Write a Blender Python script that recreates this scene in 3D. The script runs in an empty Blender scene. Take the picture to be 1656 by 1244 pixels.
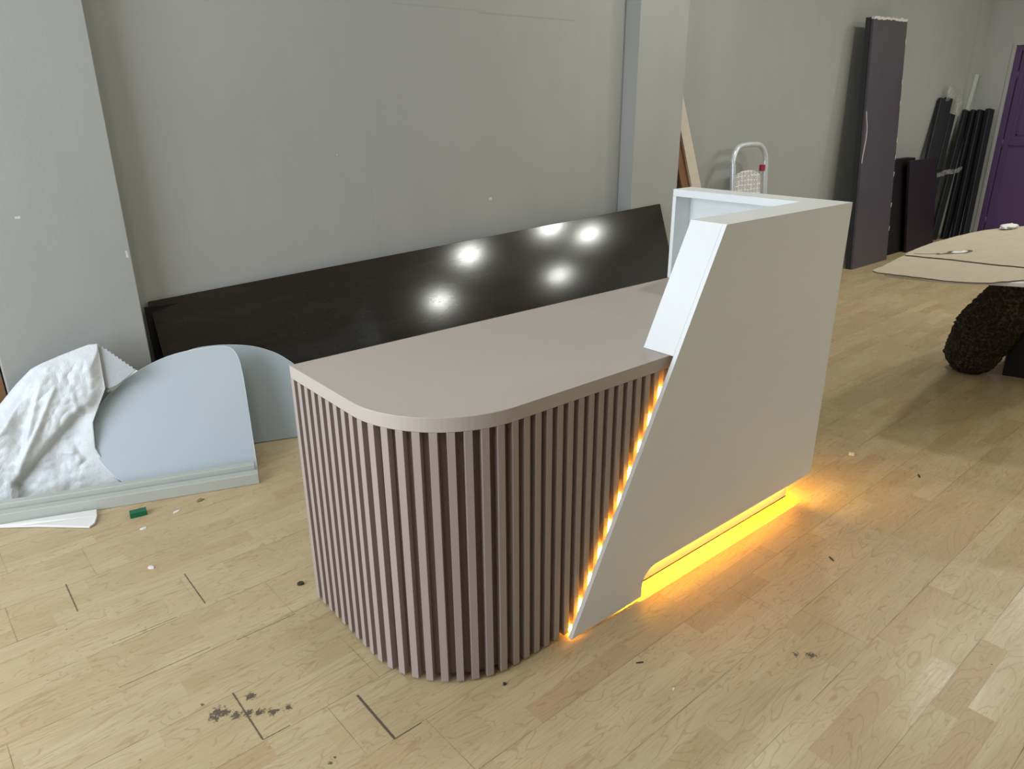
import bpy, bmesh, math, random
from mathutils import Vector, Matrix, noise
random.seed(7)
C = bpy.context.scene.collection
PI = math.pi

# ---------------------------------------------------------------- helpers
def link(o, parent=None):
    C.objects.link(o)
    if parent is not None:
        o.parent = parent
    return o

def obj(name, bm, mat, parent=None, bevel=0.0, smooth=False, normals=True):
    if normals:
        bmesh.ops.recalc_face_normals(bm, faces=bm.faces[:])
    me = bpy.data.meshes.new(name)
    bm.to_mesh(me); bm.free()
    me.materials.append(mat)
    if smooth:
        for p in me.polygons: p.use_smooth = True
    o = bpy.data.objects.new(name, me)
    link(o, parent)
    if bevel > 0:
        m = o.modifiers.new('bevel', 'BEVEL'); m.width = bevel; m.segments = 2
        m.limit_method = 'ANGLE'; m.angle_limit = math.radians(40)
    return o

def thing(name, label, cat, loc=(0, 0, 0), group=None):
    o = bpy.data.objects.new(name, None); C.objects.link(o)
    o.location = loc
    o.empty_display_size = .05
    return tag(o, label, cat, group)

def tag(o, label, cat, group=None, kind=None):
    if label: o['label'] = label
    if cat: o['category'] = cat
    if group: o['group'] = group
    if kind: o['kind'] = kind
    return o

def struct(name, bm, mat, parent=None, **k):
    o = obj(name, bm, mat, parent, **k)
    if parent is None: o['kind'] = 'structure'
    return o

def box(bm, lo, hi, M=None):
    vs = []
    for z in (lo[2], hi[2]):
        for x, y in ((lo[0], lo[1]), (hi[0], lo[1]), (hi[0], hi[1]), (lo[0], hi[1])):
            v = Vector((x, y, z))
            vs.append(bm.verts.new(M @ v if M else v))
    for f in ((0, 3, 2, 1), (4, 5, 6, 7), (0, 1, 5, 4), (1, 2, 6, 5), (2, 3, 7, 6), (3, 0, 4, 7)):
        bm.faces.new([vs[i] for i in f])
    return bm

def B(): return bmesh.new()

def prism(bm, pts, fn0, fn1):
    """closed prism: outline pts 2D, fn0/fn1 map a 2D point to 3D on the two ends"""
    a = [bm.verts.new(fn0(p)) for p in pts]
    b = [bm.verts.new(fn1(p)) for p in pts]
    n = len(pts)
    bm.faces.new(a); bm.faces.new(b[::-1])
    for i in range(n):
        j = (i + 1) % n
        bm.faces.new((a[i], b[i], b[j], a[j]))
    return bm

def tube(bm, path, r, seg=10, caps=True):
    rings = []
    n = len(path)
    path = [Vector(p) for p in path]
    ref = Vector((0, 0, 1))
    for i, p in enumerate(path):
        d = (path[min(i + 1, n - 1)] - path[max(i - 1, 0)]).normalized()
        s = d.cross(ref)
        if s.length < 1e-3: s = d.cross(Vector((0, 1, 0)))
        s.normalize(); t = s.cross(d).normalized()
        rr = r[i] if isinstance(r, (list, tuple)) else r
        rings.append([bm.verts.new(p + (s * math.cos(2 * PI * k / seg) + t * math.sin(2 * PI * k / seg)) * rr) for k in range(seg)])
    for i in range(n - 1):
        for k in range(seg):
            bm.faces.new((rings[i][k], rings[i][(k + 1) % seg], rings[i + 1][(k + 1) % seg], rings[i + 1][k]))
    if caps:
        bm.faces.new(rings[0][::-1]); bm.faces.new(rings[-1])
    return bm

def smooth_closed(pts, sub=4):
    n = len(pts); out = []
    for i in range(n):
        p0, p1, p2, p3 = [Vector(pts[(i + k - 1) % n]) for k in range(4)]
        for s in range(sub):
            t = s / sub
            out.append(.5 * ((2 * p1) + (p2 - p0) * t + (2 * p0 - 5 * p1 + 4 * p2 - p3) * t * t + (3 * p1 - p0 - 3 * p2 + p3) * t ** 3))
    return out

def smooth_open(pts, sub=5):
    pts = [Vector(p) for p in pts]; out = []
    for i in range(len(pts) - 1):
        p1, p2 = pts[i], pts[i + 1]
        p0 = pts[max(i - 1, 0)]; p3 = pts[min(i + 2, len(pts) - 1)]
        for s in range(sub):
            t = s / sub
            out.append(.5 * ((2 * p1) + (p2 - p0) * t + (2 * p0 - 5 * p1 + 4 * p2 - p3) * t * t + (3 * p1 - p0 - 3 * p2 + p3) * t ** 3))
    out.append(pts[-1])
    return out

# ---------------------------------------------------------------- materials
class NT:
    def __init__(s, name):
        s.m = bpy.data.materials.new(name); s.m.use_nodes = True
        s.t = s.m.node_tree; s.n = s.t.nodes; s.l = s.t.links
        s.p = s.n['Principled BSDF']
        s.tc = s.n.new('ShaderNodeTexCoord')
        s.obj = s.tc.outputs['Object']
    def set(s, sock, v):
        if isinstance(v, (int, float)):
            try: sock.default_value = v
            except TypeError: sock.default_value = (v, v, v)
        elif isinstance(v, (tuple, list)):
            sock.default_value = tuple(v) if len(v) != 3 or sock.type == 'VECTOR' else (*v, 1)
        else: s.l.new(v, sock)
    def math(s, op, a, b=None, c=None, clamp=False):
        n = s.n.new('ShaderNodeMath'); n.operation = op; n.use_clamp = clamp
        s.set(n.inputs[0], a)
        if b is not None: s.set(n.inputs[1], b)
        if c is not None: s.set(n.inputs[2], c)
        return n.outputs[0]
    def sep(s, v):
        n = s.n.new('ShaderNodeSeparateXYZ'); s.set(n.inputs[0], v); return n.outputs
    def comb(s, x, y, z):
        n = s.n.new('ShaderNodeCombineXYZ')
        for i, v in enumerate((x, y, z)): s.set(n.inputs[i], v)
        return n.outputs[0]
    def noise(s, v, scale, detail=3, rough=.55, dist=0.0):
        n = s.n.new('ShaderNodeTexNoise'); s.set(n.inputs['Vector'], v)
        n.inputs['Scale'].default_value = scale; n.inputs['Detail'].default_value = detail
        n.inputs['Roughness'].default_value = rough; n.inputs['Distortion'].default_value = dist
        return n.outputs['Fac']
    def white(s, v):
        n = s.n.new('ShaderNodeTexWhiteNoise'); n.noise_dimensions = '3D'; s.set(n.inputs['Vector'], v)
        return n.outputs['Value']
    def ramp(s, f, stops):
        n = s.n.new('ShaderNodeValToRGB'); s.set(n.inputs[0], f)
        e = n.color_ramp.elements
        while len(e) < len(stops): e.new(.5)
        for i, (p, c) in enumerate(stops):
            e[i].position = p; e[i].color = (*c, 1) if len(c) == 3 else c
        return n.outputs[0]
    def mix(s, f, a, b, mode='MIX'):
        n = s.n.new('ShaderNodeMix'); n.data_type = 'RGBA'; n.blend_type = mode
        s.set(n.inputs[0], f); s.set(n.inputs[6], a); s.set(n.inputs[7], b)
        return n.outputs[2]
    def scale(s, v, xyz):
        n = s.n.new('ShaderNodeMapping'); s.set(n.inputs[0], v); n.inputs['Scale'].default_value = xyz
        return n.outputs[0]
    def bump(s, h, strength, dist=.002):
        n = s.n.new('ShaderNodeBump'); s.set(n.inputs['Height'], h)
        n.inputs['Strength'].default_value = strength; n.inputs['Distance'].default_value = dist
        s.l.new(n.outputs[0], s.p.inputs['Normal'])
    def base(s, v): s.set(s.p.inputs['Base Color'], v)
    def rough(s, v): s.set(s.p.inputs['Roughness'], v)

def lin(r, g, b):
    f = lambda c: (c / 255 / 12.92) if c / 255 <= .04045 else ((c / 255 + .055) / 1.055) ** 2.4
    return (f(r), f(g), f(b))

def plain(name, col, rough=.5, var=.06, nscale=8, metal=0, spec=.5, bump=0.0, bscale=120, coat=0):
    a = NT(name)
    nz = a.noise(a.obj, nscale, 4)
    a.base(a.mix(nz, tuple(c * (1 - var) for c in col), tuple(min(1, c * (1 + var)) for c in col)))
    a.rough(rough)
    a.p.inputs['Metallic'].default_value = metal
    a.p.inputs['Specular IOR Level'].default_value = spec
    a.p.inputs['Coat Weight'].default_value = coat
    if bump: a.bump(a.noise(a.obj, bscale, 3), bump)
    return a.m

def near_box(a, x, y, cx, cy, hx, hy, wob=None):
    """1 inside a box of half size hx,hy about cx,cy (soft over 2 mm)"""
    dx = a.math('SUBTRACT', a.math('ABSOLUTE', a.math('SUBTRACT', x, cx)), hx)
    dy = a.math('SUBTRACT', a.math('ABSOLUTE', a.math('SUBTRACT', y, cy)), hy)
    d = a.math('MAXIMUM', dx, dy)
    if wob is not None: d = a.math('ADD', d, wob)
    return a.math('MULTIPLY_ADD', d, -600.0, .5, clamp=True)

# ---- wall paint, with knocks at given (x,z)
def wall_mat(name, col, chips=(), cracks=()):
    a = NT(name)
    n1 = a.noise(a.obj, 1.1, 3); n2 = a.noise(a.scale(a.obj, (3, 3, .8)), 2.2, 4)
    f = a.math('ADD', a.math('MULTIPLY', n1, .6), a.math('MULTIPLY', n2, .4))
    base = a.mix(f, tuple(c * .86 for c in col), tuple(c * 1.12 for c in col))
    sx = a.sep(a.obj)
    wob = a.math('MULTIPLY', a.math('SUBTRACT', a.noise(a.obj, 60, 3), .5), .008)
    for (cx, cz, hx, hz) in chips:
        m = near_box(a, sx[0], sx[2], cx, cz, hx, hz, wob)
        base = a.mix(m, base, (.62, .62, .6))
    for (cx, cz, hx, hz) in cracks:
        m = near_box(a, sx[0], sx[2], cx, cz, hx, hz, wob)
        base = a.mix(a.math('MULTIPLY', m, .3), base, tuple(c * .6 for c in col))
    a.base(base); a.rough(.6); a.p.inputs['Specular IOR Level'].default_value = .35
    a.bump(a.math('ADD', a.noise(a.obj, 9, 4), a.math('MULTIPLY', a.noise(a.obj, 150, 2), .15)), .18, .01)
    return a.m

# ---- laminate floor
def floor_mat():
    a = NT('laminate_floor')
    rot = a.n.new('ShaderNodeMapping'); a.set(rot.inputs[0], a.obj)
    rot.inputs['Rotation'].default_value = (0, 0, math.radians(-1.2))
    v = rot.outputs[0]
    s = a.sep(v); x, y = s[0], s[1]
    P = .2045; SW = P / 3
    yy = a.math('ADD', y, -1.237 + .015)
    prow = a.math('FLOOR', a.math('DIVIDE', yy, P))
    py = a.math('SUBTRACT', yy, a.math('MULTIPLY', prow, P))
    poff = a.math('MULTIPLY', a.white(a.comb(prow, 3.3, 0)), 1.28)
    px_ = a.math('DIVIDE', a.math('ADD', x, poff), 1.28)
    pcell = a.math('FLOOR', px_)
    pfx = a.math('MULTIPLY', a.math('FRACT', px_), 1.28)
    srow = a.math('FLOOR', a.math('DIVIDE', yy, SW))
    sfy = a.math('MULTIPLY', a.math('FRACT', a.math('DIVIDE', yy, SW)), SW)
    soff = a.math('MULTIPLY', a.white(a.comb(srow, 1.7, 5)), .9)
    sx_ = a.math('DIVIDE', a.math('ADD', x, soff), .37)
    scell = a.math('FLOOR', sx_)
    sfx = a.math('MULTIPLY', a.math('FRACT', sx_), .37)
    rnd = a.white(a.comb(srow, scell, 0)); rnd2 = a.white(a.comb(srow, scell, 9))
    rnd3 = a.white(a.comb(prow, pcell, 4))
    # grain, each strip with its own patch of wood
    gx = a.math('ADD', x, a.math('MULTIPLY', rnd, 37.0)); gy = a.math('ADD', y, a.math('MULTIPLY', rnd2, 19.0))
    gv = a.comb(gx, gy, rnd)
    big = a.noise(a.scale(gv, (3.2, 13, 1)), 1.0, 2, .5, .8)
    rings = a.math('FRACT', a.math('MULTIPLY', big, 11))
    rings = a.math('ABSOLUTE', a.math('SUBTRACT', rings, .5))
    ringl = a.math('MULTIPLY_ADD', rings, -9.0, 1.0, clamp=True)
    fine = a.noise(a.scale(gv, (9, 190, 1)), 1.0, 4, .65)
    tone = a.ramp(rnd, [(0, lin(182, 163, 126)), (.3, lin(188, 169, 133)), (.62, lin(193, 176, 141)), (.85, lin(185, 163, 127)), (1, lin(180, 155, 119))])
    col = a.mix(a.math('MULTIPLY', ringl, .45), tone, lin(148, 113, 76))
    fm = a.math('MULTIPLY', a.math('SUBTRACT', fine, .45), 1.5, clamp=True)
    col = a.mix(fm, col, lin(158, 128, 89))
    mott = a.noise(a.scale(gv, (4, 9, 1)), 1.3, 3)
    col = a.mix(a.math('MULTIPLY', a.math('SUBTRACT', mott, .4), .9, clamp=True), col, lin(163, 146, 104))
    # joints
    n30 = a.noise(v, 7, 2)
    sj = a.math('MINIMUM', sfy, sfx)
    sj = a.math('MULTIPLY', a.math('LESS_THAN', sj, .0009), .12)
    col = a.mix(sj, col, lin(120, 88, 50))
    pj = a.math('MINIMUM', py, pfx)
    pj = a.math('LESS_THAN', pj, a.math('MULTIPLY_ADD', n30, .0035, .0002))
    pjm = a.math('MULTIPLY', pj, a.math('MULTIPLY_ADD', n30, 1.2, -.2, clamp=True))
    col = a.mix(pjm, col, lin(78, 62, 42))
    # known worn joints and stains
    s0 = a.sep(a.obj); X, Y = s0[0], s0[1]
    wob = a.math('MULTIPLY', a.math('SUBTRACT', a.noise(a.obj, 70, 4, .7), .5), .010)
    dark = None
    for (cx, cy, hx, hy) in ((.405, 1.544, .0022, .100), (.652, 1.33, .0035, .094), (.166, 2.375, .002, .09), (.478, 2.17, .002, .10),
                             (.44, 1.443, .035, .0015), (.69, 1.237, .04, .0018), (.30, 1.86, .12, .0012), (.58, 1.84, .09, .0012), (.30, 2.06, .09, .0012)):
        m = near_box(a, X, Y, cx, cy, hx, hy, a.math('MULTIPLY', wob, .35))
        dark = m if dark is None else a.math('MAXIMUM', dark, m)
    blot = None
    nz = a.noise(a.obj, 95, 4, .75)
    for (cx, cy, r) in ((.351, 1.603, .032), (.365, 1.590, .024), (.337, 1.590, .022), (.437, 1.602, .022), (.385, 1.562, .022), (.41, 1.548, .022), (.435, 1.532, .020),
                        (.460, 1.512, .022), (.495, 1.501, .017), (.33, 1.655, .008), (.499, 1.273, .010), (.515, 1.283, .007), (.748, 1.967, .005), (1.694, .731, .022), (1.665, .76, .016)):
        dx = a.math('SUBTRACT', X, cx); dy = a.math('SUBTRACT', Y, cy)
        d = a.math('SQRT', a.math('ADD', a.math('MULTIPLY', dx, dx), a.math('MULTIPLY', dy, dy)))
        m = a.math('SUBTRACT', 1.0, a.math('DIVIDE', d, r), clamp=True)
        blot = m if blot is None else a.math('MAXIMUM', blot, m)
    bm_ = a.math('MULTIPLY', a.math('SUBTRACT', a.math('ADD', blot, a.math('MULTIPLY', a.math('SUBTRACT', nz, .5), 3.0)), .42), 6.0, clamp=True)
    bm_ = a.math('MULTIPLY', bm_, a.math('GREATER_THAN', blot, .02))
    dark = a.math('MAXIMUM', dark, bm_)
    col = a.mix(a.math('MULTIPLY', dark, .85), col, lin(62, 56, 52))
    # scattered specks
    vo = a.n.new('ShaderNodeTexVoronoi'); a.set(vo.inputs['Vector'], a.scale(a.obj, (1, 1, 0))); vo.inputs['Scale'].default_value = 7
    sp = a.math('LESS_THAN', vo.outputs['Distance'], .022)
    col = a.mix(a.math('MULTIPLY', sp, .75), col, lin(80, 62, 40))
    a.base(col)
    a.rough(a.math('MULTIPLY_ADD', fine, .18, a.math('MULTIPLY_ADD', rnd2, .14, .16)))
    a.p.inputs['Specular IOR Level'].default_value = .45
    hgt = a.math('SUBTRACT', a.math('MULTIPLY', fine, .4), a.math('MAXIMUM', pjm, dark))
    a.bump(hgt, .12, .001)
    return a.m

M_wall = wall_mat('grey_wall_paint', (.355, .365, .352), chips=((2.702, .932, .010, .008), (1.755, 1.218, .004, .004), (.715, .883, .004, .014), (.372, 1.063, .009, .004), (.699, .381, .006, .012)),
                  cracks=((3.0, 1.893, .36, .004), (2.4, 1.902, .3, .002), (1.93, .95, .0012, .10), (1.96, .78, .0012, .08)))
M_floor = floor_mat()
M_ceil = plain('white_ceiling', (.7, .7, .68), .8)
M_white = plain('white_lacquer', (.77, .80, .80), .38, .01)
M_taupe = plain('taupe_lacquer', (.44, .395, .355), .42, .015)
M_slat = plain('taupe_slat_lacquer', (.345, .29, .262), .42, .015)
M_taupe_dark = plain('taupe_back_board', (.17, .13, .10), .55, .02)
M_black_slab = None
def black_slab():
    a = NT('polished_black_slab')
    nz = a.noise(a.scale(a.obj, (1, 1, 6)), 3.5, 5, .6)
    a.base(a.mix(nz, (.010, .009, .008), (.022, .018, .015)))
    a.rough(a.math('MULTIPLY_ADD', nz, .04, .095)); a.p.inputs['Specular IOR Level'].default_value = .5
    a.bump(a.noise(a.obj, 160, 2), .03, .001)
    return a.m
M_black_slab = black_slab()
M_dark_board = plain('dark_purple_grey_board', (.060, .053, .068), .36, .2, 5, bump=.06, bscale=60)
M_board_side = plain('black_board_edge', (.012, .012, .014), .5, .2)
M_black = plain('matt_black_board', (.006, .005, .006), .6, .2, spec=.25)
M_plum = plain('dark_plum_board', (.015, .011, .016), .45, .15, spec=.3)
M_profile = plain('black_profile', (.007, .009, .011), .4, .3, 12)
M_chip = plain('broken_plaster_edge', (.62, .6, .55), .8, .2, 60, bump=.6)
M_purple = plain('purple_metal_door', (.080, .040, .125), .42, .12, 4)
M_purple_d = plain('purple_door_frame', (.070, .037, .110), .45, .12, 4)
M_alu = plain('ladder_tube', (.60, .64, .68), .3, .05, metal=.35)
M_red = plain('red_catch', (.30, .008, .03), .4)
M_offcut = plain('pale_wood_plank', (.62, .56, .47), .65, .1, 25)
M_brown = plain('brown_wood', (.22, .11, .05), .6, .25, 20)
M_card = None
def card():
    a = NT('cardboard_sheet')
    n = a.noise(a.scale(a.obj, (2, 9, 1)), 3, 5)
    a.base(a.mix(n, (.40, .34, .255), (.50, .43, .33))); a.rough(.85)
    a.bump(a.noise(a.obj, 24, 4), .25, .004)
    return a.m
M_card = card()
M_card_edge = plain('torn_cardboard_edge', (.10, .075, .05), .9, .3, 60)
M_gloss_white = plain('glossy_white_rim', (.7, .72, .72), .12, .02)
M_green = plain('green_plastic', (.004, .12, .05), .4, .1)
M_paper = plain('white_paper', (.72, .72, .70), .7, .05)
M_rail = plain('off_white_rail', (.44, .46, .42), .45, .06, 6)
M_tabletop = plain('pale_grey_panel', (.40, .465, .50), .5, .03, 3)
M_edge = plain('white_edge_band', (.74, .78, .79), .45, .02)
M_debris = plain('dark_debris', (.05, .035, .02), .8, .3, 80)

def bag_mat():
    a = NT('white_woven_plastic')
    w = a.n.new('ShaderNodeTexWave'); a.set(w.inputs['Vector'], a.obj); w.inputs['Scale'].default_value = 60
    w.inputs['Distortion'].default_value = 2
    a.base(a.mix(a.noise(a.obj, 14, 4), (.50, .525, .535), (.70, .73, .745)))
    a.rough(.42)
    a.p.inputs['Subsurface Weight'].default_value = .0
    h = a.math('ADD', a.math('MULTIPLY', w.outputs['Fac'], .05), a.math('MULTIPLY', a.noise(a.obj, 22, 5, .6), 1.0))
    a.bump(h, .45, .012)
    return a.m
M_bag = bag_mat()

def film_mat():
    a = NT('clear_plastic_film')
    tr = a.n.new('ShaderNodeBsdfTransparent'); tr.inputs[0].default_value = (.93, .93, .93, 1)
    mx = a.n.new('ShaderNodeMixShader')
    a.base((.65, .66, .66)); a.rough(.2)
    f = a.ramp(a.noise(a.obj, 30, 5, .7, 1.5), [(.42, (.06, .06, .06)), (.75, (.6, .6, .6))])
    a.set(mx.inputs[0], f); a.l.new(tr.outputs[0], mx.inputs[1]); a.l.new(a.p.outputs[0], mx.inputs[2])
    a.l.new(mx.outputs[0], a.n['Material Output'].inputs[0])
    a.bump(a.noise(a.obj, 40, 4), .8, .01)
    return a.m
M_film = film_mat()

def flap_mat():
    a = NT('thin_white_woven_flap')
    tr = a.n.new('ShaderNodeBsdfTransparent'); mx = a.n.new('ShaderNodeMixShader')
    a.base((.55, .58, .60)); a.rough(.5)
    mx.inputs[0].default_value = .62
    a.l.new(tr.outputs[0], mx.inputs[1]); a.l.new(a.p.outputs[0], mx.inputs[2])
    a.l.new(mx.outputs[0], a.n['Material Output'].inputs[0])
    a.bump(a.noise(a.obj, 40, 4), .5, .006)
    return a.m
M_flap = flap_mat()

def fur_mat():
    a = NT('shaggy_dark_brown_pile')
    v = a.obj
    n1 = a.noise(a.scale(v, (1, 1, 1)), 70, 6, .8); n2 = a.noise(v, 6, 3)
    c = a.ramp(n1, [(.35, (.010, .008, .007)), (.53, (.055, .043, .035)), (.70, (.24, .205, .18))])
    a.base(a.mix(a.math('MULTIPLY', a.math('SUBTRACT', n2, .45), 1.5, clamp=True), c, (.05, .016, .010), 'MIX'))
    a.rough(.9); a.p.inputs['Specular IOR Level'].default_value = .15
    a.bump(n1, 1.0, .012)
    return a.m
M_fur = fur_mat()

def tread_mat():
    a = NT('embossed_white_tread')
    vo = a.n.new('ShaderNodeTexVoronoi'); a.set(vo.inputs['Vector'], a.scale(a.obj, (1, 0, 1.25))); vo.inputs['Scale'].default_value = 24
    vo.inputs['Randomness'].default_value = .25
    r = a.ramp(vo.outputs['Distance'], [(.25, (.62, .61, .63)), (.36, (.22, .22, .25)), (.45, (.75, .74, .76))])
    a.base(r); a.rough(.35)
    a.bump(vo.outputs['Distance'], .6, .004)
    return a.m
M_tread = tread_mat()

def emit(name, col, st):
    a = NT(name); a.base((0, 0, 0))
    a.p.inputs['Emission Color'].default_value = (*col, 1); a.p.inputs['Emission Strength'].default_value = st
    return a.m
LEDC = (1.0, .52, .06)
M_led = emit('warm_led_strip', (1.0, .43, .045), 220)
M_foot_glow = emit('added_foot_glow', (1.0, .44, .05), 25)
M_led2 = emit('warm_led_strip_under', (1.0, .50, .03), 20)
M_lamp = emit('downlight_diffuser', (1, .98, .95), 30)

# ---------------------------------------------------------------- the room
YW, YP, XR, XL, YF, ZC = 3.42, 3.30, 9.50, -2.0, -7.0, 3.2
struct('floor', box(B(), (XL - .2, YF - .2, -.12), (XR + .2, YW + .2, 0)), M_floor)
struct('ceiling', box(B(), (XL - .2, YF - .2, ZC), (XR + .2, YW + .2, ZC + .12)), M_ceil)
struct('wall_back', box(B(), (XL - .2, YW, 0), (XR + .2, YW + .2, ZC)), M_wall)
bm = box(B(), (.204, YP, 0), (.730, YW, ZC))
struct('trim_1', bm, M_wall, bevel=.003)
bm = box(B(), (3.792, YP, 0), (4.262, YW, ZC))
struct('trim_2', bm, M_wall, bevel=.003)
bm = box(B(), (9.24, 3.385, 0), (XR, YW, ZC))
struct('trim_3', bm, M_wall)
struct('wall_front', box(B(), (XL - .2, YF - .2, 0), (XR + .2, YF, ZC)), M_wall)
# right wall with the door opening
DY0, DY1, DZ = 1.95, 3.085, 1.975
bm = B()
box(bm, (XR, DY1, 0), (XR + .2, YW, ZC)); box(bm, (XR, YF, 0), (XR + .2, DY0, ZC)); box(bm, (XR, DY0, DZ), (XR + .2, DY1, ZC))
struct('wall_right', bm, M_wall)
# purple door : frame, leaf, rails
bm = B()
box(bm, (XR + .02, DY1 - .055, 0), (XR + .10, DY1 - .001, DZ - .001)); box(bm, (XR + .02, DY0 + .001, 0), (XR + .10, DY0 + .055, DZ - .001))
box(bm, (XR + .02, DY0 + .055, DZ - .055), (XR + .10, DY1 - .055, DZ - .001))
door = struct('door_1', bm, M_purple_d, bevel=.003)
door['label'] = 'purple metal door at the right edge'
obj('door_leaf', box(B(), (XR + .06, DY0 + .056, .01), (XR + .095, DY1 - .056, DZ - .056)), M_purple, door)
bm = B()
for (y0, y1, z0, z1) in ((DY1 - .115, DY1 - .06, .02, DZ - .06), (DY0 + .06, DY0 + .115, .02, DZ - .06), (DY0 + .115, DY1 - .115, .975, 1.035), (DY0 + .115, DY1 - .115, DZ - .12, DZ - .06), (DY0 + .115, DY1 - .115, .02, .11)):
    box(bm, (XR + .042, y0, z0), (XR + .060, y1, z1))
obj('door_rails', bm, M_purple_d, door, bevel=.003)
bm = B()
for (y0, y1, z0, z1) in ((DY0 + .16, DY1 - .16, 1.08, DZ - .17),):
    for a_, b_, c_, d_ in ((y0, y1, z0, z0 + .015), (y0, y1, z1 - .015, z1), (y0, y0 + .015, z0, z1), (y1 - .015, y1, z0, z1)):
        box(bm, (XR + .052, a_, c_), (XR + .060, b_, d_))
obj('door_moulding', bm, M_purple_d, door)
for z in (.12, .95, 1.64):
    obj('hinge', tube(B(), [(XR + .03, DY1 - .058, z), (XR + .03, DY1 - .058, z + .09)], .011), M_purple_d, door, smooth=True)
# plastered reveal strip beside the frame
struct('trim_4', box(B(), (XR - .006, DY1 + .0, 0), (XR, DY1 + .03, DZ + .02)), M_wall, bevel=.002)
# left wall : shopfront opening letting the daylight in
WY0, WY1, WZ0, WZ1 = .55, 3.15, .25, 2.75
bm = B()
box(bm, (XL - .2, YF, 0), (XL, WY0, ZC)); box(bm, (XL - .2, WY1, 0), (XL, YW, ZC))
box(bm, (XL - .2, WY0, 0), (XL, WY1, WZ0)); box(bm, (XL - .2, WY0, WZ1), (XL, WY1, ZC))
struct('wall_left', bm, M_wall)
bm = B()
n = 2
for i in range(n + 1):
    y = WY0 + (WY1 - WY0) * i / n
    y = min(max(y, WY0 + .03), WY1 - .03)
    box(bm, (XL - .12, y - .03, WZ0), (XL - .06, y + .03, WZ1))
box(bm, (XL - .12, WY0, WZ0), (XL - .06, WY1, WZ0 + .06)); box(bm, (XL - .12, WY0, WZ1 - .06), (XL - .06, WY1, WZ1))
struct('window_1', bm, plain('window_frame_grey', (.5, .5, .5), .5))

# ---------------------------------------------------------------- reception desk
desk = thing('reception_desk', 'reception desk with taupe slatted curved cabinet and tall white slanted counter glowing yellow underneath', 'reception desk', (0, 0, 0))
X0, Y0, YB, R = .757, 1.232, 1.868, .285
XE = 2.49
def path_pt(s, inset=0.0):
    L1 = YB - (Y0 + R)
    L2 = R * PI / 2
    if s < L1:
        return Vector((X0 + inset, YB - s)), Vector((-1, 0))
    if s < L1 + L2:
        a = (s - L1) / R
        c = Vector((X0 + R, Y0 + R)); nrm = Vector((-math.cos(a), -math.sin(a)))
        return c + nrm * (R - inset), nrm
    return Vector((X0 + R + s - L1 - L2, Y0 + inset)), Vector((0, -1))
L1 = YB - (Y0 + R); L2 = R * PI / 2
def plan(inset, xe, yb, n=28, x_left_in=None):
    pts = [Vector((X0 + inset, yb))]
    c = Vector((X0 + R, Y0 + R))
    for i in range(n + 1):
        a = PI / 2 * i / n
        pts.append(c + Vector((-math.cos(a), -math.sin(a))) * (R - inset))
    pts.append(Vector((xe, Y0 + inset))); pts.append(Vector((xe, yb)))
    return pts
def vprism(pts, z0, z1):
    return prism(B(), pts, lambda p: (p[0], p[1], z0), lambda p: (p[0], p[1], z1))
ZT, ZB = .775, .7375
obj('worktop', vprism(plan(0, 2.47, YB), ZB, ZT), M_taupe, desk, bevel=.0012)
# carcass behind the slats
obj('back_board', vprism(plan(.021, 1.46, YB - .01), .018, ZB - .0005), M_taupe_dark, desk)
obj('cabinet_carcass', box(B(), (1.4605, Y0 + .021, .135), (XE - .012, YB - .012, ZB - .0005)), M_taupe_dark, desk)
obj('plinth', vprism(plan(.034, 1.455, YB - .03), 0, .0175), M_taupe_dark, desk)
# slats
gaps = [.019 + .0414 * k for k in range(20)]
while gaps[-1] < L1 + L2 + (1.70 - X0 - R): gaps.append(gaps[-1] + .0374)
for k, g in enumerate(gaps):
    w = .0198 if k < 19 else .0187
    sc = g - w / 2
    p, nrm = path_pt(sc); t = Vector((-nrm.y, nrm.x))
    dpt = .0205
    z0 = .008 if p.x < 1.44 else .14
    if k == 0: z0 = .008
    bm = B()
    ring = [p + t * (-w / 2), p + t * (w / 2), p + t * (w / 2) - nrm * dpt, p + t * (-w / 2) - nrm * dpt]
    prism(bm, ring, lambda q: (q[0], q[1], z0), lambda q: (q[0], q[1], ZB - .0003))
    obj('slat', bm, M_slat, desk, bevel=.0008)
# white counter : thin slanted front panel with the cut-out at its foot
PF, PB_, ZH, XB = 1.205, 1.219, 1.128, 2.510
SX = lambda z: 1.2185 + .5085 * z
foot = 1.525; ch = .102
out = [(SX(.007), .007), (foot, .007)]
rr = .062
for i in range(1, 9):
    a = PI * (1 - i / 16.0 * 1.0)
    # quarter round going from the vertical side to the top edge
    th = PI / 2 * i / 8
    out.append((foot + rr * (1 - math.cos(th)), ch - rr * .93 + rr * .93 * math.sin(th)))
out += [(XB, ch), (XB, ZH), (SX(ZH), ZH)]
out.insert(2, (foot, ch - rr * .93))
bm = prism(B(), out, lambda p: (p[0], PF, p[1]), lambda p: (p[0], PB_, p[1]))
o = obj('front_panel', bm, M_white, desk, bevel=.0005); o['label'] = 'white slanted front panel with long cut-out at the foot'
YI = 1.328
blk = [(SX(ZT + .001), ZT + .001), (XB - .0005, ZT + .001), (XB - .0005, ZH), (SX(ZH), ZH)]
bm = prism(B(), blk, lambda p: (p[0], PB_ + .0003, p[1]), lambda p: (p[0], YI, p[1]))
obj('slanted_side', bm, M_white, desk)
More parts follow.
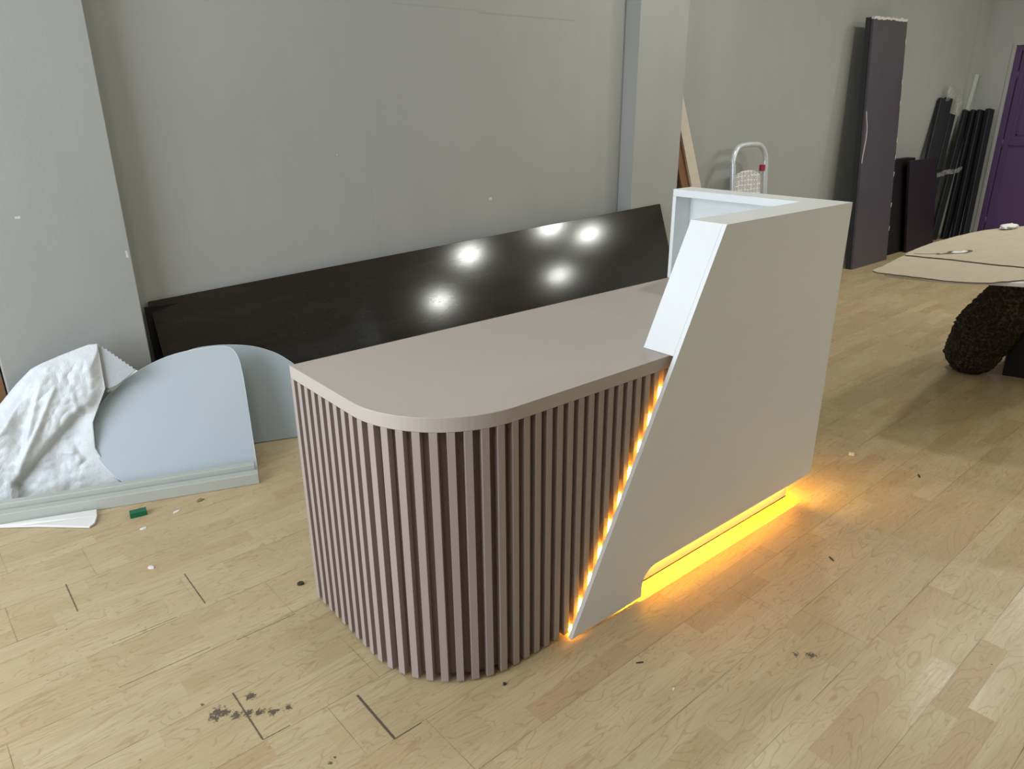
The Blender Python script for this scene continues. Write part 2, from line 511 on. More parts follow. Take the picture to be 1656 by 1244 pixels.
# side wing : top board, outer panel, end panel
XI = 2.397
obj('ledge', box(B(), (XI, YI + .0003, ZH - .027), (XB - .0005, YB + .004, ZH)), M_white, desk, bevel=.001)
bm = B(); box(bm, (XB - .018, PB_ + .0005, ch), (XB, YI, ZT)); box(bm, (XB - .018, YI + .0003, ch), (XB, YB + .004, ZH - .0275))
obj('side_panel', bm, M_white, desk)
obj('end_panel', box(B(), (XI, YB - .012, ZT + .0005), (XB - .0185, YB + .004, ZH - .0275)), M_white, desk, bevel=.0008)
# recessed inner board behind the cut-out
obj('inner_board', box(B(), (1.4605, 1.2365, .028), (2.400, 1.2485, .1345)), M_white, desk, bevel=.0008)
o = obj('edge_strip', box(B(), (1.4605, 1.2350, .0265), (2.400, 1.2364, .0300)), M_black, desk); o['label'] = 'thin dark strip along the bottom of the recessed board'
obj('rear_light_block', box(B(), (1.4605, 1.80, 0), (2.40, 1.82, .1345)), M_taupe_dark, desk)  # unseen board added to stop the under-counter light leaking out the back
o = obj('led_strip', box(B(), (1.50, 1.419, .128), (2.39, 1.431, .134)), M_led2, desk); o['label'] = 'yellow light strip under the counter'
# led strip up the back of the slanted edge
D = Vector((.5085, 1)).normalized()
Nn = Vector((D[1], -D[0]))
def sl(z, off): return Vector((SX(z), z)) + Nn * off
a0, a1 = sl(.016, .022), sl(.715, .022); b1, b0 = sl(.715, .032), sl(.016, .032)
bm = prism(B(), [a0, b0, b1, a1], lambda p: (p[0], Y0 + .007, p[1]), lambda p: (p[0], Y0 + .011, p[1]))
o = obj('led_strip', bm, M_led, desk); o['label'] = 'warm light strip behind the slanted edge'
o = obj('led_strip', box(B(), (1.27, PB_ + .0005, .014), (1.50, PB_ + .004, .018)), M_foot_glow, desk); o['label'] = 'added glow strip behind the foot of the white panel'  # unseen emitter added to make the glow under the foot

# ---------------------------------------------------------------- long black slab leaning on the wall
slab = B()
Lt, Rt = Vector((.787, 3.405, .645)), Vector((4.072, 3.285, .79))
def slab_pt(u, v, w):
    top = Lt.lerp(Rt, u)
    h = top.z
    up = Vector((0, math.sin(math.radians(20)), math.cos(math.radians(20))))
    bot = top - up * (h / up.z)
    nrm = Vector((0, -up.z, up.y))
    return bot.lerp(top, v) + nrm * w
prism(slab, [(0, 0), (1, 0), (1, 1), (0, 1)], lambda p: slab_pt(p[0], p[1], 0) + Vector((0, -.0, 0.007)), lambda p: slab_pt(p[0], p[1], -.018) + Vector((0, 0, 0.007)))
o = obj('black_slab', slab, M_black_slab, None, bevel=.001)
tag(o, 'long polished black slab leaning on the grey wall behind the desk, ceiling lights reflected in it', 'slab')
# second darker slab standing steeper behind it
o = obj('black_slab', prism(B(), [(0, 0), (1, 0), (1, 1), (0, 1)],
        lambda p: (.765 + 1.6 * p[0], 3.33 + .06 * p[1], .628 * p[1] + .001), lambda p: (.765 + 1.6 * p[0], 3.345 + .06 * p[1], .628 * p[1] + .001)), M_black)
tag(o, 'dark slab edge showing behind the left end of the long polished black slab', 'slab')

# ---------------------------------------------------------------- white rails and round-ended panels on the left
A0 = Vector((.053, 3.018, 0)); dd = Vector((.942, -.337, 0)).normalized(); nn = Vector((.337, .942, 0)).normalized()
def rail_frame(off, lean):
    L = math.radians(lean)
    up = nn * math.sin(L) + Vector((0, 0, 1)) * math.cos(L)
    out_ = dd.cross(up)   # towards the camera or away
    if out_.y > 0: out_ = -out_
    o_ = A0 + nn * off
    return lambda s, t, w=0.0: o_ + dd * s + up * t + out_ * w
def rail(z1, off, w, s1, lab):
    M = Matrix.Translation(A0 + nn * off) @ Matrix(((dd.x, nn.x, 0, 0), (dd.y, nn.y, 0, 0), (0, 0, 1, 0), (0, 0, 0, 1)))
    o = obj('rail', box(B(), (-.9, 0, 0.0), (s1, w, z1), M), M_rail, None, bevel=.003)
    return tag(o, lab, 'rail', 'off white rails on the floor')
rail(.048, .0, .040, .915, 'front off-white rail lying on the floor at the left, nearest the camera')
rail(.068, .046, .034, .905, 'rear and higher off-white rail right behind the front rail')

def panel(name, pts, off, lean, th, mat, lab, edge=True, sub=5, raw_tail=2):
    F = rail_frame(off, lean)
    o = thing(name, lab, 'panel', (0, 0, 0))
    curve = smooth_open([(*p, 0) for p in pts], sub)
    cur = [(p[0], p[1]) for p in curve]
    f = prism(B(), cur, lambda p: F(p[0], p[1], 0), lambda p: F(p[0], p[1], -th))
    obj('board', f, mat, o, bevel=.001)
    if edge:
        e = B()
        n_ = len(cur) - 1
        cen = Vector((.62, .2))
        prev = None
        prv = []
        for i, p in enumerate(cur):
            p = Vector(p); q = p + (p - cen).normalized() * .0018
            prv.append([e.verts.new(F(p[0], p[1], 0.0002)), e.verts.new(F(q[0], q[1], 0.0002)), e.verts.new(F(q[0], q[1], -th)), e.verts.new(F(p[0], p[1], -th))])
        for i in range(len(prv) - 1):
            for k in range(4):
                e.faces.new((prv[i][k], prv[i][(k + 1) % 4], prv[i + 1][(k + 1) % 4], prv[i + 1][k]))
        obj('edge_band', e, M_edge, o)
    return o
p1 = [(.911, .003), (.907, .263), (.903, .43), (.893, .505), (.868, .548), (.815, .561), (.739, .558), (.665, .55), (.59, .531), (.516, .499), (.434, .45), (.367, .388), (.323, .317), (.31, .258), (.309, .197), (.325, .148), (.366, .081), (.39, .054), (.45, .003)]
panel('rounded_panel', p1, .118, 32, .018, M_tabletop, 'pale grey round-ended board standing behind the rails, front of the two')
p2 = [(1.20, .003), (1.185, .20), (1.15, .31), (1.096, .37), (1.035, .412), (.942, .448), (.808, .465), (.682, .453), (.56, .39), (.47, .26), (.46, .003)]
panel('rounded_panel', p2, .404, 20, .018, M_tabletop, 'pale grey round-ended board reaching behind the slatted desk corner, rear of the two')

# white woven bag slumped at the left
bag = thing('woven_bag', 'crumpled white woven plastic bag slumped behind the rails at the left', 'bag', (0, 0, 0))
FB = rail_frame(.17, 14)
def interp(x, tab):
    if x <= tab[0][0]: return tab[0][1]
    for (a_, b_), (c_, d_) in zip(tab, tab[1:]):
        if x <= c_: return b_ + (d_ - b_) * (x - a_) / (c_ - a_)
    return tab[-1][1]
SMIN = [(0, -.60), (.05, -.55), (.284, -.123), (.394, .024), (.463, .088), (.515, .145), (.535, .19), (.555, .25), (.58, .337), (.587, .36)]
SMAX = [(0, .40), (.031, .383), (.069, .359), (.175, .318), (.279, .325), (.347, .358), (.407, .388), (.543, .387), (.587, .384)]
NU, NV = 150, 110
TTOP = .587
bm = B(); grid = []
def segd(p, a_, b_):
    a_, b_ = Vector(a_), Vector(b_); d = b_ - a_
    k = max(0, min(1, (p - a_).dot(d) / d.dot(d)))
    return (p - a_ - d * k).length, k
RIDGES = [((.170, .515), (.02, .28), .022, .022), ((.172, .44), (.045, .105), .026, .020), ((.220, .432), (.035, .09), .030, .016), ((.278, .400), (.285, .325), .014, .012),
          ((.275, .335), (.32, .29), .018, .015), ((.20, .172), (.245, .172), .022, .016), ((.245, .172), (.262, .12), .022, .014), ((.2, .55), (.36, .57), .012, .01), ((.10, .40), (-.1, .12), .02, .03), ((.30, .25), (.36, .10), .014, .02)]
for j in range(NV + 1):
    t = TTOP * j / NV; row = []
    s0, s1 = interp(t, SMIN), interp(t, SMAX)
    for i in range(NU + 1):
        u = i / NU; s = s0 + (s1 - s0) * u
        p = Vector((s, t))
        edge = min(1, min(u * 3, (1 - u) * 7, (1 - j / NV) * 6))
        edge = edge * edge * (3 - 2 * edge)
        w = .022 + .010 * abs(noise.noise(Vector((s * 11 + t * 5, t * 9, 3)))) + .006 * abs(noise.noise(Vector((s * 26 - t * 9, t * 22, 4))))
        for a_, b_, h_, sg in RIDGES:
            d_, k_ = segd(p, a_, b_)
            w += .8 * h_ * (.4 + .6 * k_) * max(0, 1 - k_ ** 6) * math.exp(-abs(d_ / (sg * (.5 + .5 * k_))) ** 1.4)
        # lower right part sits back behind the draped upper layer
        side = (s - .03) * (.335 - .095) - (t - .095) * (.275 - .03)
        side /= .343
        if t < .36 and s > .02:
            w -= .045 / (1 + math.exp(-(side - .006) / .004)) * min(1, (.36 - t) / .05)
        w += .016 * noise.noise(Vector((s * 6, t * 6, 2))) + .007 * noise.noise(Vector((s * 19, t * 14, 5))) + .003 * noise.noise(Vector((s * 50, t * 40, 8)))
        row.append(bm.verts.new(FB(s, t, w * edge)))
    grid.append(row)
for j in range(NV):
    for i in range(NU):
        bm.faces.new((grid[j][i], grid[j][i + 1], grid[j + 1][i + 1], grid[j + 1][i]))
o = obj('bag_body', bm, M_bag, bag, smooth=True, normals=True)
m = o.modifiers.new('t', 'SOLIDIFY'); m.thickness = .003; m.offset = -1
def zigzag(a_, b_, n_, amp):
    a_, b_ = Vector(a_), Vector(b_); d = (b_ - a_); p = Vector((-d.y, d.x)).normalized(); out_ = []
    for i in range(n_):
        out_.append(tuple(a_ + d * (i / n_) + p * (amp if i % 2 else -amp)))
    return out_
fl = zigzag((.383, .589), (.509, .463), 22, .003) + [(.472, .444), (.432, .417), (.399, .405), (.372, .42), (.370, .50)]
bm = prism(B(), fl, lambda p: FB(p[0], p[1], -.012), lambda p: FB(p[0], p[1], -.0135))
o = obj('bag_flap', bm, M_flap, bag); o['label'] = 'thin see-through flap with zigzag cut edge'
fl = [(.385, .39), (.400, .425), (.416, .437), (.424, .458), (.44, .455), (.462, .474), (.478, .468), (.490, .472), (.512, .463), (.456, .43), (.408, .39)]
bm = prism(B(), fl, lambda p: FB(p[0], p[1], -.028 + .02 * math.sin(p[0] * 90)), lambda p: FB(p[0], p[1], -.031 + .02 * math.sin(p[0] * 90)))
obj('bag_flap', bm, M_bag, bag)
# folded sheet poking out in front of the rails
pts = [(.02, 3.025), (.10, 2.965), (.163, 2.915), (.303, 2.786), (.325, 2.80), (.342, 2.843), (.352, 2.896)]
bm = prism(B(), pts, lambda p: (p[0], p[1], .0015), lambda p: (p[0], p[1], .010 + .004 * math.sin(p[0] * 40)))
tag(obj('folded_sheet', bm, M_paper, None, bevel=.002), 'folded white plastic sheet sticking out from under the front rail', 'sheet')

# green block, debris
gb = box(B(), (-.029, -.016, 0), (.029, .016, .020))
o = obj('green_block', gb, M_green, None, bevel=.001); o.location = (.467, 2.77, 0); o.rotation_euler = (0, 0, math.radians(-10))
tag(o, 'small green plastic block on the floor before the rails', 'block')
def chip(name, x, y, a_, b_, h, rz, mat, lab, cat='debris'):
    n_ = 7; pts = []
    for i in range(n_):
        th = 2 * PI * i / n_; r = random.uniform(.65, 1.1)
        pts.append((a_ * r * math.cos(th), b_ * r * math.sin(th)))
    o = obj(name, prism(B(), pts, lambda p: (p[0], p[1], 0), lambda p: (p[0] * .9, p[1] * .9, h)), mat)
    o.location = (x, y, 0); o.rotation_euler = (0, 0, rz)
    return tag(o, lab, cat)
o = obj('paper_scrap', box(B(), (-.014, -.011, 0), (.014, .011, .004)), M_paper, None, bevel=.001)
o.location = (2.995, 1.27, 0); o.rotation_euler = (0, 0, .4); tag(o, 'small white square scrap on the floor right of the white counter', 'scrap')
chip('wood_sliver', 3.011, .992, .022, .005, .003, .6, M_debris, 'dark wood sliver on the floor right of the counter, beyond the yellow glow')
chip('wood_sliver', 2.176, .926, .020, .003, .003, 1.1, M_debris, 'thin dark splinter on the floor in front of the yellow glow')
chip('dirt_crumb', .748, 1.967, .012, .010, .008, 0, M_debris, 'dark crumb beside the left foot of the slatted desk')
chip('wood_shaving', .680, 2.729, .022, .012, .004, .5, plain('tan_shaving', (.25, .17, .08), .8), 'curled tan shaving right of the green block')
chip('plastic_scrap', .585, 2.70, .018, .008, .003, .2, M_paper, 'clear white plastic scrap between green block and tan shaving')
chip('plastic_scrap', .454, 2.657, .016, .007, .003, -.2, M_paper, 'tiny white plastic scrap on the floor below the green block')
chip('paper_scrap', .403, 2.38, .008, .014, .004, .6, M_paper, 'small twisted white scrap on the floor left of the desk')
chip('wood_sliver', 1.307, 1.022, .014, .003, .002, -.6, M_debris, 'dark splinter near the pointed foot of the white counter')
chip('dirt_crumb', .971, 1.232 - .03, .006, .006, .004, 0, M_debris, 'dark crumb just under the curved row of slats')
chip('paper_scrap', 1.30, .90, .005, .003, .002, .3, M_paper, 'tiny white fleck in front of the counter tip')

# ---------------------------------------------------------------- wooden post at the far left
o = obj('wooden_board', box(B(), (-.25, 3.355, 0), (.199, 3.39, .80)), M_brown, None, bevel=.002)
tag(o, 'brown wooden board standing left of the grey pillar at the frame edge', 'board')

# ---------------------------------------------------------------- pale plank and step stool behind the desk
pts = [(4.275, 1.384), (4.275, 1.600), (5.01, 0), (4.89, 0)]
pk = thing('plank', 'pale wooden plank leaning against the grey pillar behind the counter', 'plank')
obj('face_board', prism(B(), pts, lambda p: (p[0], 3.352, p[1]), lambda p: (p[0], 3.372, p[1])), M_offcut, pk, bevel=.001)
pts = [(4.275, 1.20), (4.275, 1.37), (4.98, 0), (4.80, 0)]
obj('backing_board', prism(B(), [(p[0] - .012, p[1]) if p[0] > 4.3 else p for p in pts], lambda p: (p[0], 3.373, p[1]), lambda p: (p[0], 3.395, p[1])), M_brown, pk)

st = thing('step_stool', 'folded silver step stool with embossed white treads leaning on the wall behind the counter', 'step stool', (0, 0, 0))
def sp(x, z, w=0.0):  # leaning frame plane
    return Vector((x, 3.16 + .115 * z / 1.15 + w, z))
cx, hw, zt = 5.065, .215, 1.150
def ushape(hw, zt, w, z0=0.0):
    P_ = [sp(cx - hw, z0, w), sp(cx - hw, zt - .14, w)]
    for i in range(1, 8):
        th = PI / 2 * i / 8
        P_.append(sp(cx - hw + .11 * (1 - math.cos(th)), zt - .14 + .13 * math.sin(th), w))
    P_.append(sp(cx - hw + .12, zt - .008, w)); P_.append(sp(cx, zt - .004, w)); P_.append(sp(cx + hw - .12, zt - .008, w))
    for i in range(7, 0, -1):
        th = PI / 2 * i / 8
        P_.append(sp(cx + hw - .11 * (1 - math.cos(th)), zt - .14 + .13 * math.sin(th), w))
    P_ += [sp(cx + hw, zt - .14, w), sp(cx + hw, z0, w)]
    return P_
sff = obj('front_frame', tube(B(), ushape(hw, zt, 0), .020, 12), M_alu, st, smooth=True)
o = obj('rear_frame', tube(B(), [sp(cx - hw + .03, 0, .06), sp(cx - hw + .03, .80, .045), sp(cx + hw - .03, .80, .045), sp(cx + hw - .03, 0, .06)], .012, 10), M_alu, st, smooth=True)
for zb, hh in ((.66, .30), (.35, .26), (.06, .24)):
    pts = [(cx - hw + .045, zb), (cx + hw - .045, zb), (cx + hw - .048, zb + hh - .05)]
    for i in range(1, 8):
        th = PI * i / 8
        pts.append((cx + (hw - .05) * math.cos(th), zb + hh - .05 + .05 * math.sin(th)))
    pts.append((cx - hw + .048, zb + hh - .05))
    tr = obj('tread', prism(B(), pts, lambda p: sp(p[0], p[1], .012), lambda p: sp(p[0], p[1], .026)), M_tread, st, bevel=.003)
o = obj('catch', box(B(), (cx + hw - .062, 3.16 + .085, .945), (cx + hw - .022, 3.16 + .115, .992)), M_red, st, bevel=.004); o['label'] = 'small red plastic catch'
for s_ in (-1, 1):
    obj('rubber_foot', tube(B(), [sp(cx + s_ * hw, 0, 0), sp(cx + s_ * hw, .04, 0)], .021, 10), M_black, sff)

# ---------------------------------------------------------------- tall board on the right wall
tb = thing('tall_board', 'tall dark grey board with rough white top end leaning on the right stretch of wall', 'board')
def tp(x, z, w): return Vector((x, 3.105 + .150 * z / 2.1 + w, z))
tl = [(6.655, .002), (7.335, .002), (7.268, 2.10), (6.645, 2.085)]
def noisy_top(z): return z
jag = []
for i in range(25):
    f_ = i / 24
    jag.append((6.645 + (7.268 - 6.645) * (f_), 2.085 + .015 * f_ + random.uniform(-.012, .012)))
pts = [tl[0], tl[1]] + jag[::-1]
tbf = obj('board_face', prism(B(), pts, lambda p: tp(p[0], p[1], 0), lambda p: tp(p[0], p[1], .02)), M_dark_board, tb)
pts2 = [(6.645, .002), (7.32, .002), (7.25, 2.085), (6.632, 2.09)]
obj('board_core', prism(B(), pts2, lambda p: tp(p[0], p[1], .0205), lambda p: tp(p[0], p[1], .062)), M_board_side, tb)
top = [(6.650 + .615 * k / 40, 2.088 + .015 * k / 40) for k in range(41)]
pts = [(x, z - .012 + random.uniform(-.006, .006)) for x, z in top] + [(x, z + random.uniform(.0, .013)) for x, z in top[::-1]]
o = obj('broken_top', prism(B(), pts, lambda p: tp(p[0], p[1], -.003), lambda p: tp(p[0], p[1], .022)), M_chip, tbf); o['label'] = 'broken whitish top end'
cr = [tp(6.657, 1.36, -.001), tp(6.67, 1.30, -.002), tp(6.695, 1.22, -.002), tp(6.69, 1.12, -.002), tp(6.66, .99, -.002), tp(6.645 + .01, .93, -.001)]
o = obj('chipped_edge', tube(B(), smooth_open(cr), [.001] + [.0035] * 24 + [.001], 6), M_chip, tbf)
zs = [.3, .52, .8, .95, 1.1, 1.42, 1.6, 1.93]
for z in zs:
    x = 7.335 - (7.335 - 7.268) * z / 2.1
    obj('chip_mark', box(B(), (-.004, -.003, -.02 - .01 * (z % .3)), (.003, .003, .02), Matrix.Translation(tp(x, z, .001))), M_chip, tbf)

# lower boards
def lean_board(name, x0, x1, y, h, th, mat, lab, lean=.06, xs=0.0, cat='board'):
    return tag(obj(name, prism(B(), [(x0, .001), (x1, .001), (x1 + xs, h), (x0 + xs, h)], lambda p: (p[0], y + lean * p[1], p[1]), lambda p: (p[0], y + th + lean * p[1], p[1])), mat, None, bevel=.002), lab, cat)
lean_board('black_board', 7.40, 8.05, 3.195, .915, .08, M_black, 'low matt black board just right of the tall dark board', .06, -.12)
lean_board('plum_board', 7.83, 8.47, 3.135, .900, .025, M_plum, 'low dark plum board in front of the matt black board', .05, -.18)

# bundles of black profiles
def bar(name, bot, top, w, d, mat, lab, cat, group=None):
    bot, top = Vector(bot), Vector(top); ax = (top - bot).normalized()
    sx_ = Vector((.95, -.3, 0)); sx_ = (sx_ - ax * sx_.dot(ax)).normalized(); sy_ = ax.cross(sx_)
    c = [(-w / 2, -d / 2), (w / 2, -d / 2), (w / 2, d / 2), (-w / 2, d / 2)]
    o = obj(name, prism(B(), c, lambda p: bot + sx_ * p[0] + sy_ * p[1], lambda p: top + sx_ * p[0] + sy_ * p[1]), mat, None, bevel=.004)
    return tag(o, lab, cat, group)
G1 = 'black profiles leaning in the left bundle'; G2 = 'black profiles leaning in the right bundle by the purple door'
bar('profile', (8.20, 3.27, .005), (8.64, 3.375, 1.455), .10, .04, M_profile, 'leftmost black profile of the left bundle, partly behind the plum board', 'profile', G1)
bar('profile', (8.36, 3.275, .005), (8.78, 3.375, 1.462), .085, .04, M_profile, 'second black profile from the left in the left bundle', 'profile', G1)
bar('profile', (8.53, 3.28, .005), (8.93, 3.375, 1.30), .08, .04, M_profile, 'shortest black profile, right side of the left bundle', 'profile', G1)
bar('profile', (8.80, 3.27, .005), (9.265, 3.355, 1.335), .085, .04, M_profile, 'leftmost black profile of the right bundle, crossing the white strip', 'profile', G2)
bar('profile', (8.93, 3.20, .005), (9.30, 3.285, 1.335), .095, .04, M_profile, 'black profile just right of the white strip', 'profile', G2)
bar('profile', (8.96, 3.115, .005), (9.31, 3.225, 1.338), .09, .04, M_profile, 'second black profile from the right in the right bundle', 'profile', G2)
bar('profile', (8.98, 3.025, .005), (9.33, 3.15, 1.348), .085, .05, M_profile, 'rightmost black profile, next to the purple door', 'profile', G2)
bar('white_strip', (9.02, 3.375, .005), (9.40, 3.372, 1.70), .052, .015, plain('white_strip_paint', (.42, .46, .43), .5), 'tall white strip rising above the right bundle of black profiles', 'strip')
# plastic film
def film(name, pts, amp, lab):
    bm = B(); n_ = len(pts[0]); rows = []
    for r_ in pts:
        rows.append([bm.verts.new(Vector(p) + Vector((0, random.uniform(-amp, amp), random.uniform(-amp, amp)))) for p in r_])
    for j in range(len(rows) - 1):
        for i in range(n_ - 1): bm.faces.new((rows[j][i], rows[j][i + 1], rows[j + 1][i + 1], rows[j + 1][i]))
    o = obj(name, bm, M_film, None, smooth=True)
    m = o.modifiers.new('t', 'SOLIDIFY'); m.thickness = .002
    return tag(o, lab, 'plastic film')
def quadgrid(a_, b_, c_, d_, nu, nv):
    a_, b_, c_, d_ = map(Vector, (a_, b_, c_, d_))
    return [[a_.lerp(b_, i / nu).lerp(d_.lerp(c_, i / nu), j / nv) for i in range(nu + 1)] for j in range(nv + 1)]
film('plastic_wrap', quadgrid((8.62, 3.345, 1.44), (8.86, 3.335, 1.45), (8.80, 3.345, 1.56), (8.72, 3.36, 1.60), 6, 5), .010, 'clear crumpled film over the top of the left bundle of profiles')
film('plastic_wrap', quadgrid((8.93, 3.325, 1.28), (9.02, 3.325, 1.28), (9.06, 3.345, 1.50), (8.88, 3.345, 1.50), 5, 8), .008, 'clear film hanging at the right side of the left bundle top')
film('plastic_wrap', quadgrid((8.36, 3.245, .69), (9.02, 3.20, .71), (9.02, 3.20, .77), (8.36, 3.245, .73), 12, 3), .010, 'twisted clear film tied across the profiles at mid height')

# ---------------------------------------------------------------- oval table under cardboard
tbl = thing('oval_table', 'oval table with shaggy dark brown pedestal at the right edge', 'table', (0, 0, 0))
ol = [(3.44, 1.47), (3.60, 1.51), (3.875, 1.55), (4.172, 1.577), (4.487, 1.585), (4.782, 1.575), (5.075, 1.53), (5.35, 1.43), (5.58, 1.25), (5.68, 1.0), (5.60, .70), (5.3, .48), (4.85, .36), (4.4, .38), (4.0, .52), (3.78, .72), (3.68, .92), (3.60, 1.06), (3.50, 1.19), (3.45, 1.31), (3.42, 1.40)]
oc = smooth_closed([(*p, 0) for p in ol], 4)
cen = Vector((4.6, 1.0, 0))
ins = [cen + (p - cen) * .985 for p in oc]
obj('tabletop', prism(B(), ins, lambda p: (p[0], p[1], .693), lambda p: (p[0], p[1], .712)), M_gloss_white, tbl, bevel=.004)
q = Vector((4.55, 1.296, 0)); vd = Vector((.961, .275, 0)).normalized(); lt = Vector((.275, -.961, 0))
# leaning pedestal: elliptic sections along a tilted axis, rounded foot
bm = B(); rings = []; NS, NR = 90, 120
for j in range(NR + 1):
    f_ = j / NR
    z = .0 + .69 * f_
    ax = -.062 + .27 * max(0, z - .10) + .35 * max(0, z - .30)
    wr = .135 + .035 * min(1, f_ * 2)
    k = min(1, f_ / .22); rr_ = math.sqrt(max(0.0, 1 - (1 - k) ** 2))
    rr_ = .35 + .65 * rr_
    ring = []
    for i in range(NS):
        th = 2 * PI * i / NS
        p = q + lt * (ax + wr * rr_ * math.cos(th)) + vd * (wr * 1.05 * rr_ * math.sin(th)) + Vector((0, 0, z))
        nr = (lt * math.cos(th) + vd * math.sin(th))
        p += nr * (.012 * noise.noise(p * 45) + .007 * noise.noise(p * 110)) if z > .004 else Vector()
        if p.z > .69: p.z = .69
        ring.append(bm.verts.new(p))
    rings.append(ring)
for j in range(NR):
    for i in range(NS):
        bm.faces.new((rings[j][i], rings[j][(i + 1) % NS], rings[j + 1][(i + 1) % NS], rings[j + 1][i]))
bm.faces.new(rings[0][::-1]); bm.faces.new(rings[-1])
o = obj('pedestal', bm, M_fur, tbl, smooth=True); o['label'] = 'leaning rounded pedestal covered in shaggy dark brown pile'
def qb(l0, l1, d0, d1, z0, z1, bm):
    pts = [q + lt * l0 + vd * d0, q + lt * l1 + vd * d0, q + lt * l1 + vd * d1, q + lt * l0 + vd * d1]
    prism(bm, [(p.x, p.y) for p in pts], lambda p: (p[0], p[1], z0), lambda p: (p[0], p[1], z1)); return bm
o = obj('base_block', qb(.10, .40, .02, .32, .0, .34, B()), M_black, tbl, bevel=.003); o['label'] = 'matt black base block behind the pedestal'
# cardboard, two sheets
def sheet(name, pts, z, th, lab, jagn=0.0):
    cur = []
    for p in smooth_closed([(*p, 0) for p in pts], 6):
        cur.append((p[0] + random.uniform(-jagn, jagn), p[1] + random.uniform(-jagn, jagn)))
    t_ = thing(name, lab, 'cardboard')
    global upf
    upf = obj('sheet_face', prism(B(), cur, lambda p: (p[0], p[1], z + th * .8), lambda p: (p[0], p[1], z + th)), M_card, t_)
    c2 = [(p[0] , p[1]) for p in cur]
    obj('corrugated_edge', prism(B(), c2, lambda p: (p[0], p[1], z), lambda p: (p[0], p[1], z + th * .8 - .0002)), M_card_edge, t_)
    return t_
lowc = [(3.408, 1.492), (3.573, 1.516), (3.875, 1.56), (4.172, 1.589), (4.487, 1.597), (4.60, 1.5), (4.55, 1.0), (4.45, .80), (4.1, .82), (3.87, .90), (3.70, .985), (3.60, 1.035), (3.528, 1.073), (3.458, 1.176), (3.434, 1.284), (3.409, 1.397)]
sheet('cardboard_sheet', lowc, .7125, .005, 'lower cardboard sheet with torn edge on the left end of the oval table', .003)
upc = [(3.895, 1.560), (4.172, 1.592), (4.487, 1.600), (4.782, 1.590), (5.075, 1.55), (5.35, 1.45), (5.58, 1.27), (5.66, 1.0), (5.5, .65), (5.1, .46), (4.6, .45), (4.2, .60), (3.99, .85), (3.978, 1.061), (3.951, 1.154), (3.931, 1.27), (3.919, 1.373), (3.892, 1.45), (3.885, 1.51)]
ups = sheet('cardboard_sheet', upc, .7185, .005, 'upper cardboard sheet with small torn hole covering the oval table', .003)
hole = [(3.985, 1.452), (4.06, 1.435), (4.132, 1.440), (4.158, 1.406), (4.235, 1.394), (4.219, 1.367), (4.139, 1.366), (4.098, 1.384)]
hc = smooth_closed([(*p, 0) for p in hole], 3)
o = obj('torn_hole', prism(B(), [(p[0] + random.uniform(-.004, .004), p[1] + random.uniform(-.003, .003)) for p in hc], lambda p: (p[0], p[1], .7236), lambda p: (p[0], p[1], .7245)), M_card_edge, upf)
c_ = Vector((4.13, 1.392, 0)); hc2 = [c_ + (p - c_) * .62 for p in hc if p[0] > 4.05]
obj('torn_paper', prism(B(), [(p[0], p[1]) for p in hc2], lambda p: (p[0], p[1], .7247), lambda p: (p[0], p[1], .7262)), M_paper, upf)
bm = B(); tube(bm, smooth_open([(3.93, 1.535, .7238), (3.97, 1.48, .7238), (4.03, 1.45, .7238), (4.0, 1.455, .7238)], 4), .0018, 5)
obj('tear_line', bm, M_card_edge, upf)
# crumpled scrap on the far rim
bm = B(); bmesh.ops.create_icosphere(bm, subdivisions=3, radius=1)
for v in bm.verts:
    p = v.co.copy(); k = 1 + .5 * noise.noise(p * 2.5)
    v.co = Vector((p.x * .10 * k, p.y * .035 * k, max(-.011, p.z * .014 * k)))
o = obj('crumpled_film', bm, M_paper, None, smooth=True); o.location = (5.15, 1.50, .7355)
tag(o, 'crumpled white scrap on the far rim of the cardboard', 'scrap')

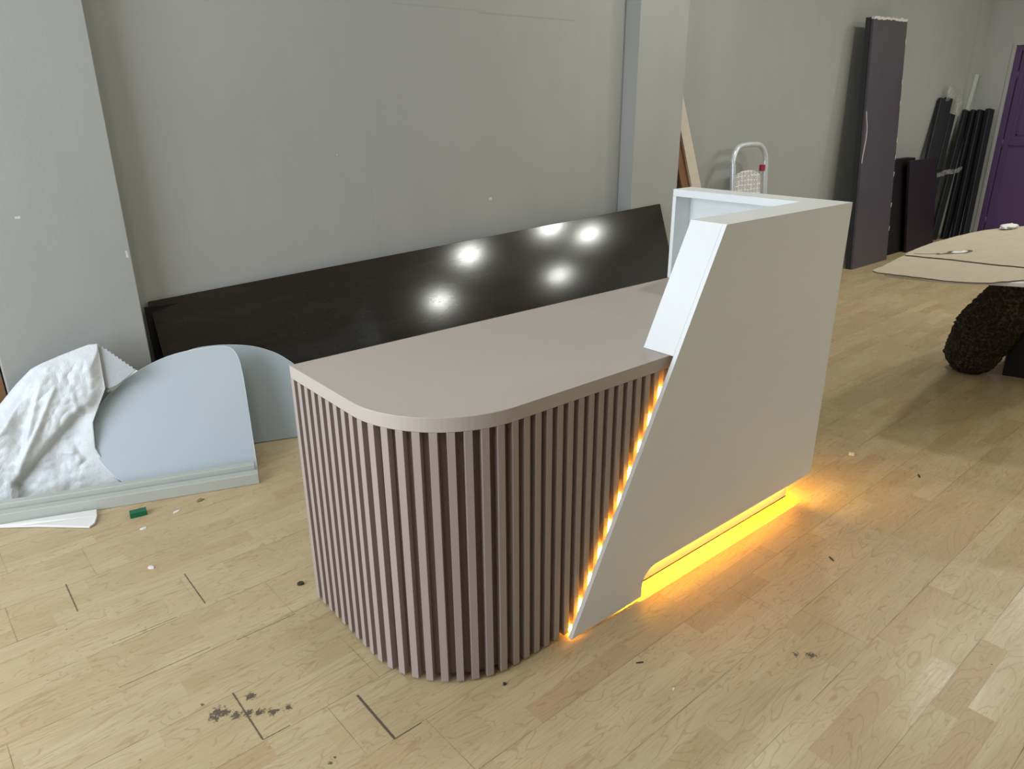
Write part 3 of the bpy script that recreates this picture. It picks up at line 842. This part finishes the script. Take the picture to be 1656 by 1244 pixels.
# ---------------------------------------------------------------- ceiling lights
LAMPS = [(5.79, -1.83, 33), (5.87, -3.30, 33), (8.07, -1.85, 33), (8.30, -3.26, 33), (7.02, -1.38, 33), (8.15, 1.35, 20), (5.83, 1.35, 19), (3.9, 2.2, 19), (1.2, 1.9, 6), (-.5, .6, 9)]  # last three are added fill lights, placed only to brighten desk, floor and wall
for i, (x, y, LE) in enumerate(LAMPS):
    t_ = thing('ceiling_light', 'round recessed ceiling light in the white ceiling', 'ceiling light', (x, y, ZC - .02), 'round recessed ceiling lights')
    bm = B(); bmesh.ops.create_cone(bm, cap_ends=True, segments=32, radius1=.13, radius2=.13, depth=.02)
    o = obj('trim_ring', bm, M_white, t_); o.location = (0, 0, .0095)
    bm = B(); bmesh.ops.create_cone(bm, cap_ends=True, segments=32, radius1=.10, radius2=.10, depth=.003)
    o = obj('diffuser', bm, M_lamp, t_); o.location = (0, 0, -.003)
    L = bpy.data.lights.new('ceiling_light_lamp', 'AREA'); L.shape = 'DISK'; L.size = .20; L.energy = LE; L.color = (.99, 1.0, .94)
    lo = bpy.data.objects.new('lamp_glow', L); C.objects.link(lo); lo.parent = t_; lo.location = (0, 0, -.008)

# daylight through the shopfront opening
L = bpy.data.lights.new('daylight', 'AREA'); L.shape = 'RECTANGLE'; L.size = WY1 - WY0 - .1; L.size_y = WZ1 - WZ0 - .1
L.energy = 122; L.color = (.85, .91, 1.0)
lo = bpy.data.objects.new('daylight', L); C.objects.link(lo)
lo.location = (XL - .04, (WY0 + WY1) / 2, (WZ0 + WZ1) / 2); lo.rotation_euler = (0, -PI / 2, 0)

# LED light sources of the desk
def led_light(name, loc, rot, sx, sy, e, col):
    L = bpy.data.lights.new(name, 'AREA'); L.shape = 'RECTANGLE'; L.size = sx; L.size_y = sy; L.energy = e; L.color = col
    o = bpy.data.objects.new(name, L); C.objects.link(o); o.parent = desk; o.location = loc; o.rotation_euler = rot
    return o
led_light('led_glow', (1.945, 1.425, .127), (math.radians(-35), 0, 0), .88, .010, 55.0, (1.0, .50, .015))

led_light('led_glow', (1.975, 1.2212, .1005), (math.radians(50), 0, 0), .84, .003, 1.8, (1.0, .38, .008))
w = bpy.data.worlds.new('world'); bpy.context.scene.world = w; w.use_nodes = True
w.node_tree.nodes['Background'].inputs[0].default_value = (.75, .87, 1, 1)
w.node_tree.nodes['Background'].inputs[1].default_value = .8

# ---------------------------------------------------------------- camera
cam = bpy.data.cameras.new('camera'); cam.sensor_width = 36; cam.sensor_fit = 'HORIZONTAL'
cam.lens = 1189 / 1656 * 36; cam.clip_start = .02
co = bpy.data.objects.new('camera', cam); C.objects.link(co)
Rm = Matrix(((0.76596630,0.23508612,-0.59835621),(-0.64284654,0.27048242,-0.71665025),(-0.00662969,0.93358116,0.35830471)))
co.matrix_world = Matrix.Translation((0, 0, 1.45)) @ Rm.to_4x4()
bpy.context.scene.camera = co
vs = bpy.context.scene.view_settings
vs.view_transform = 'Standard'; vs.look = 'None'; vs.exposure = 0.0; vs.gamma = 1; vs.use_curve_mapping = False
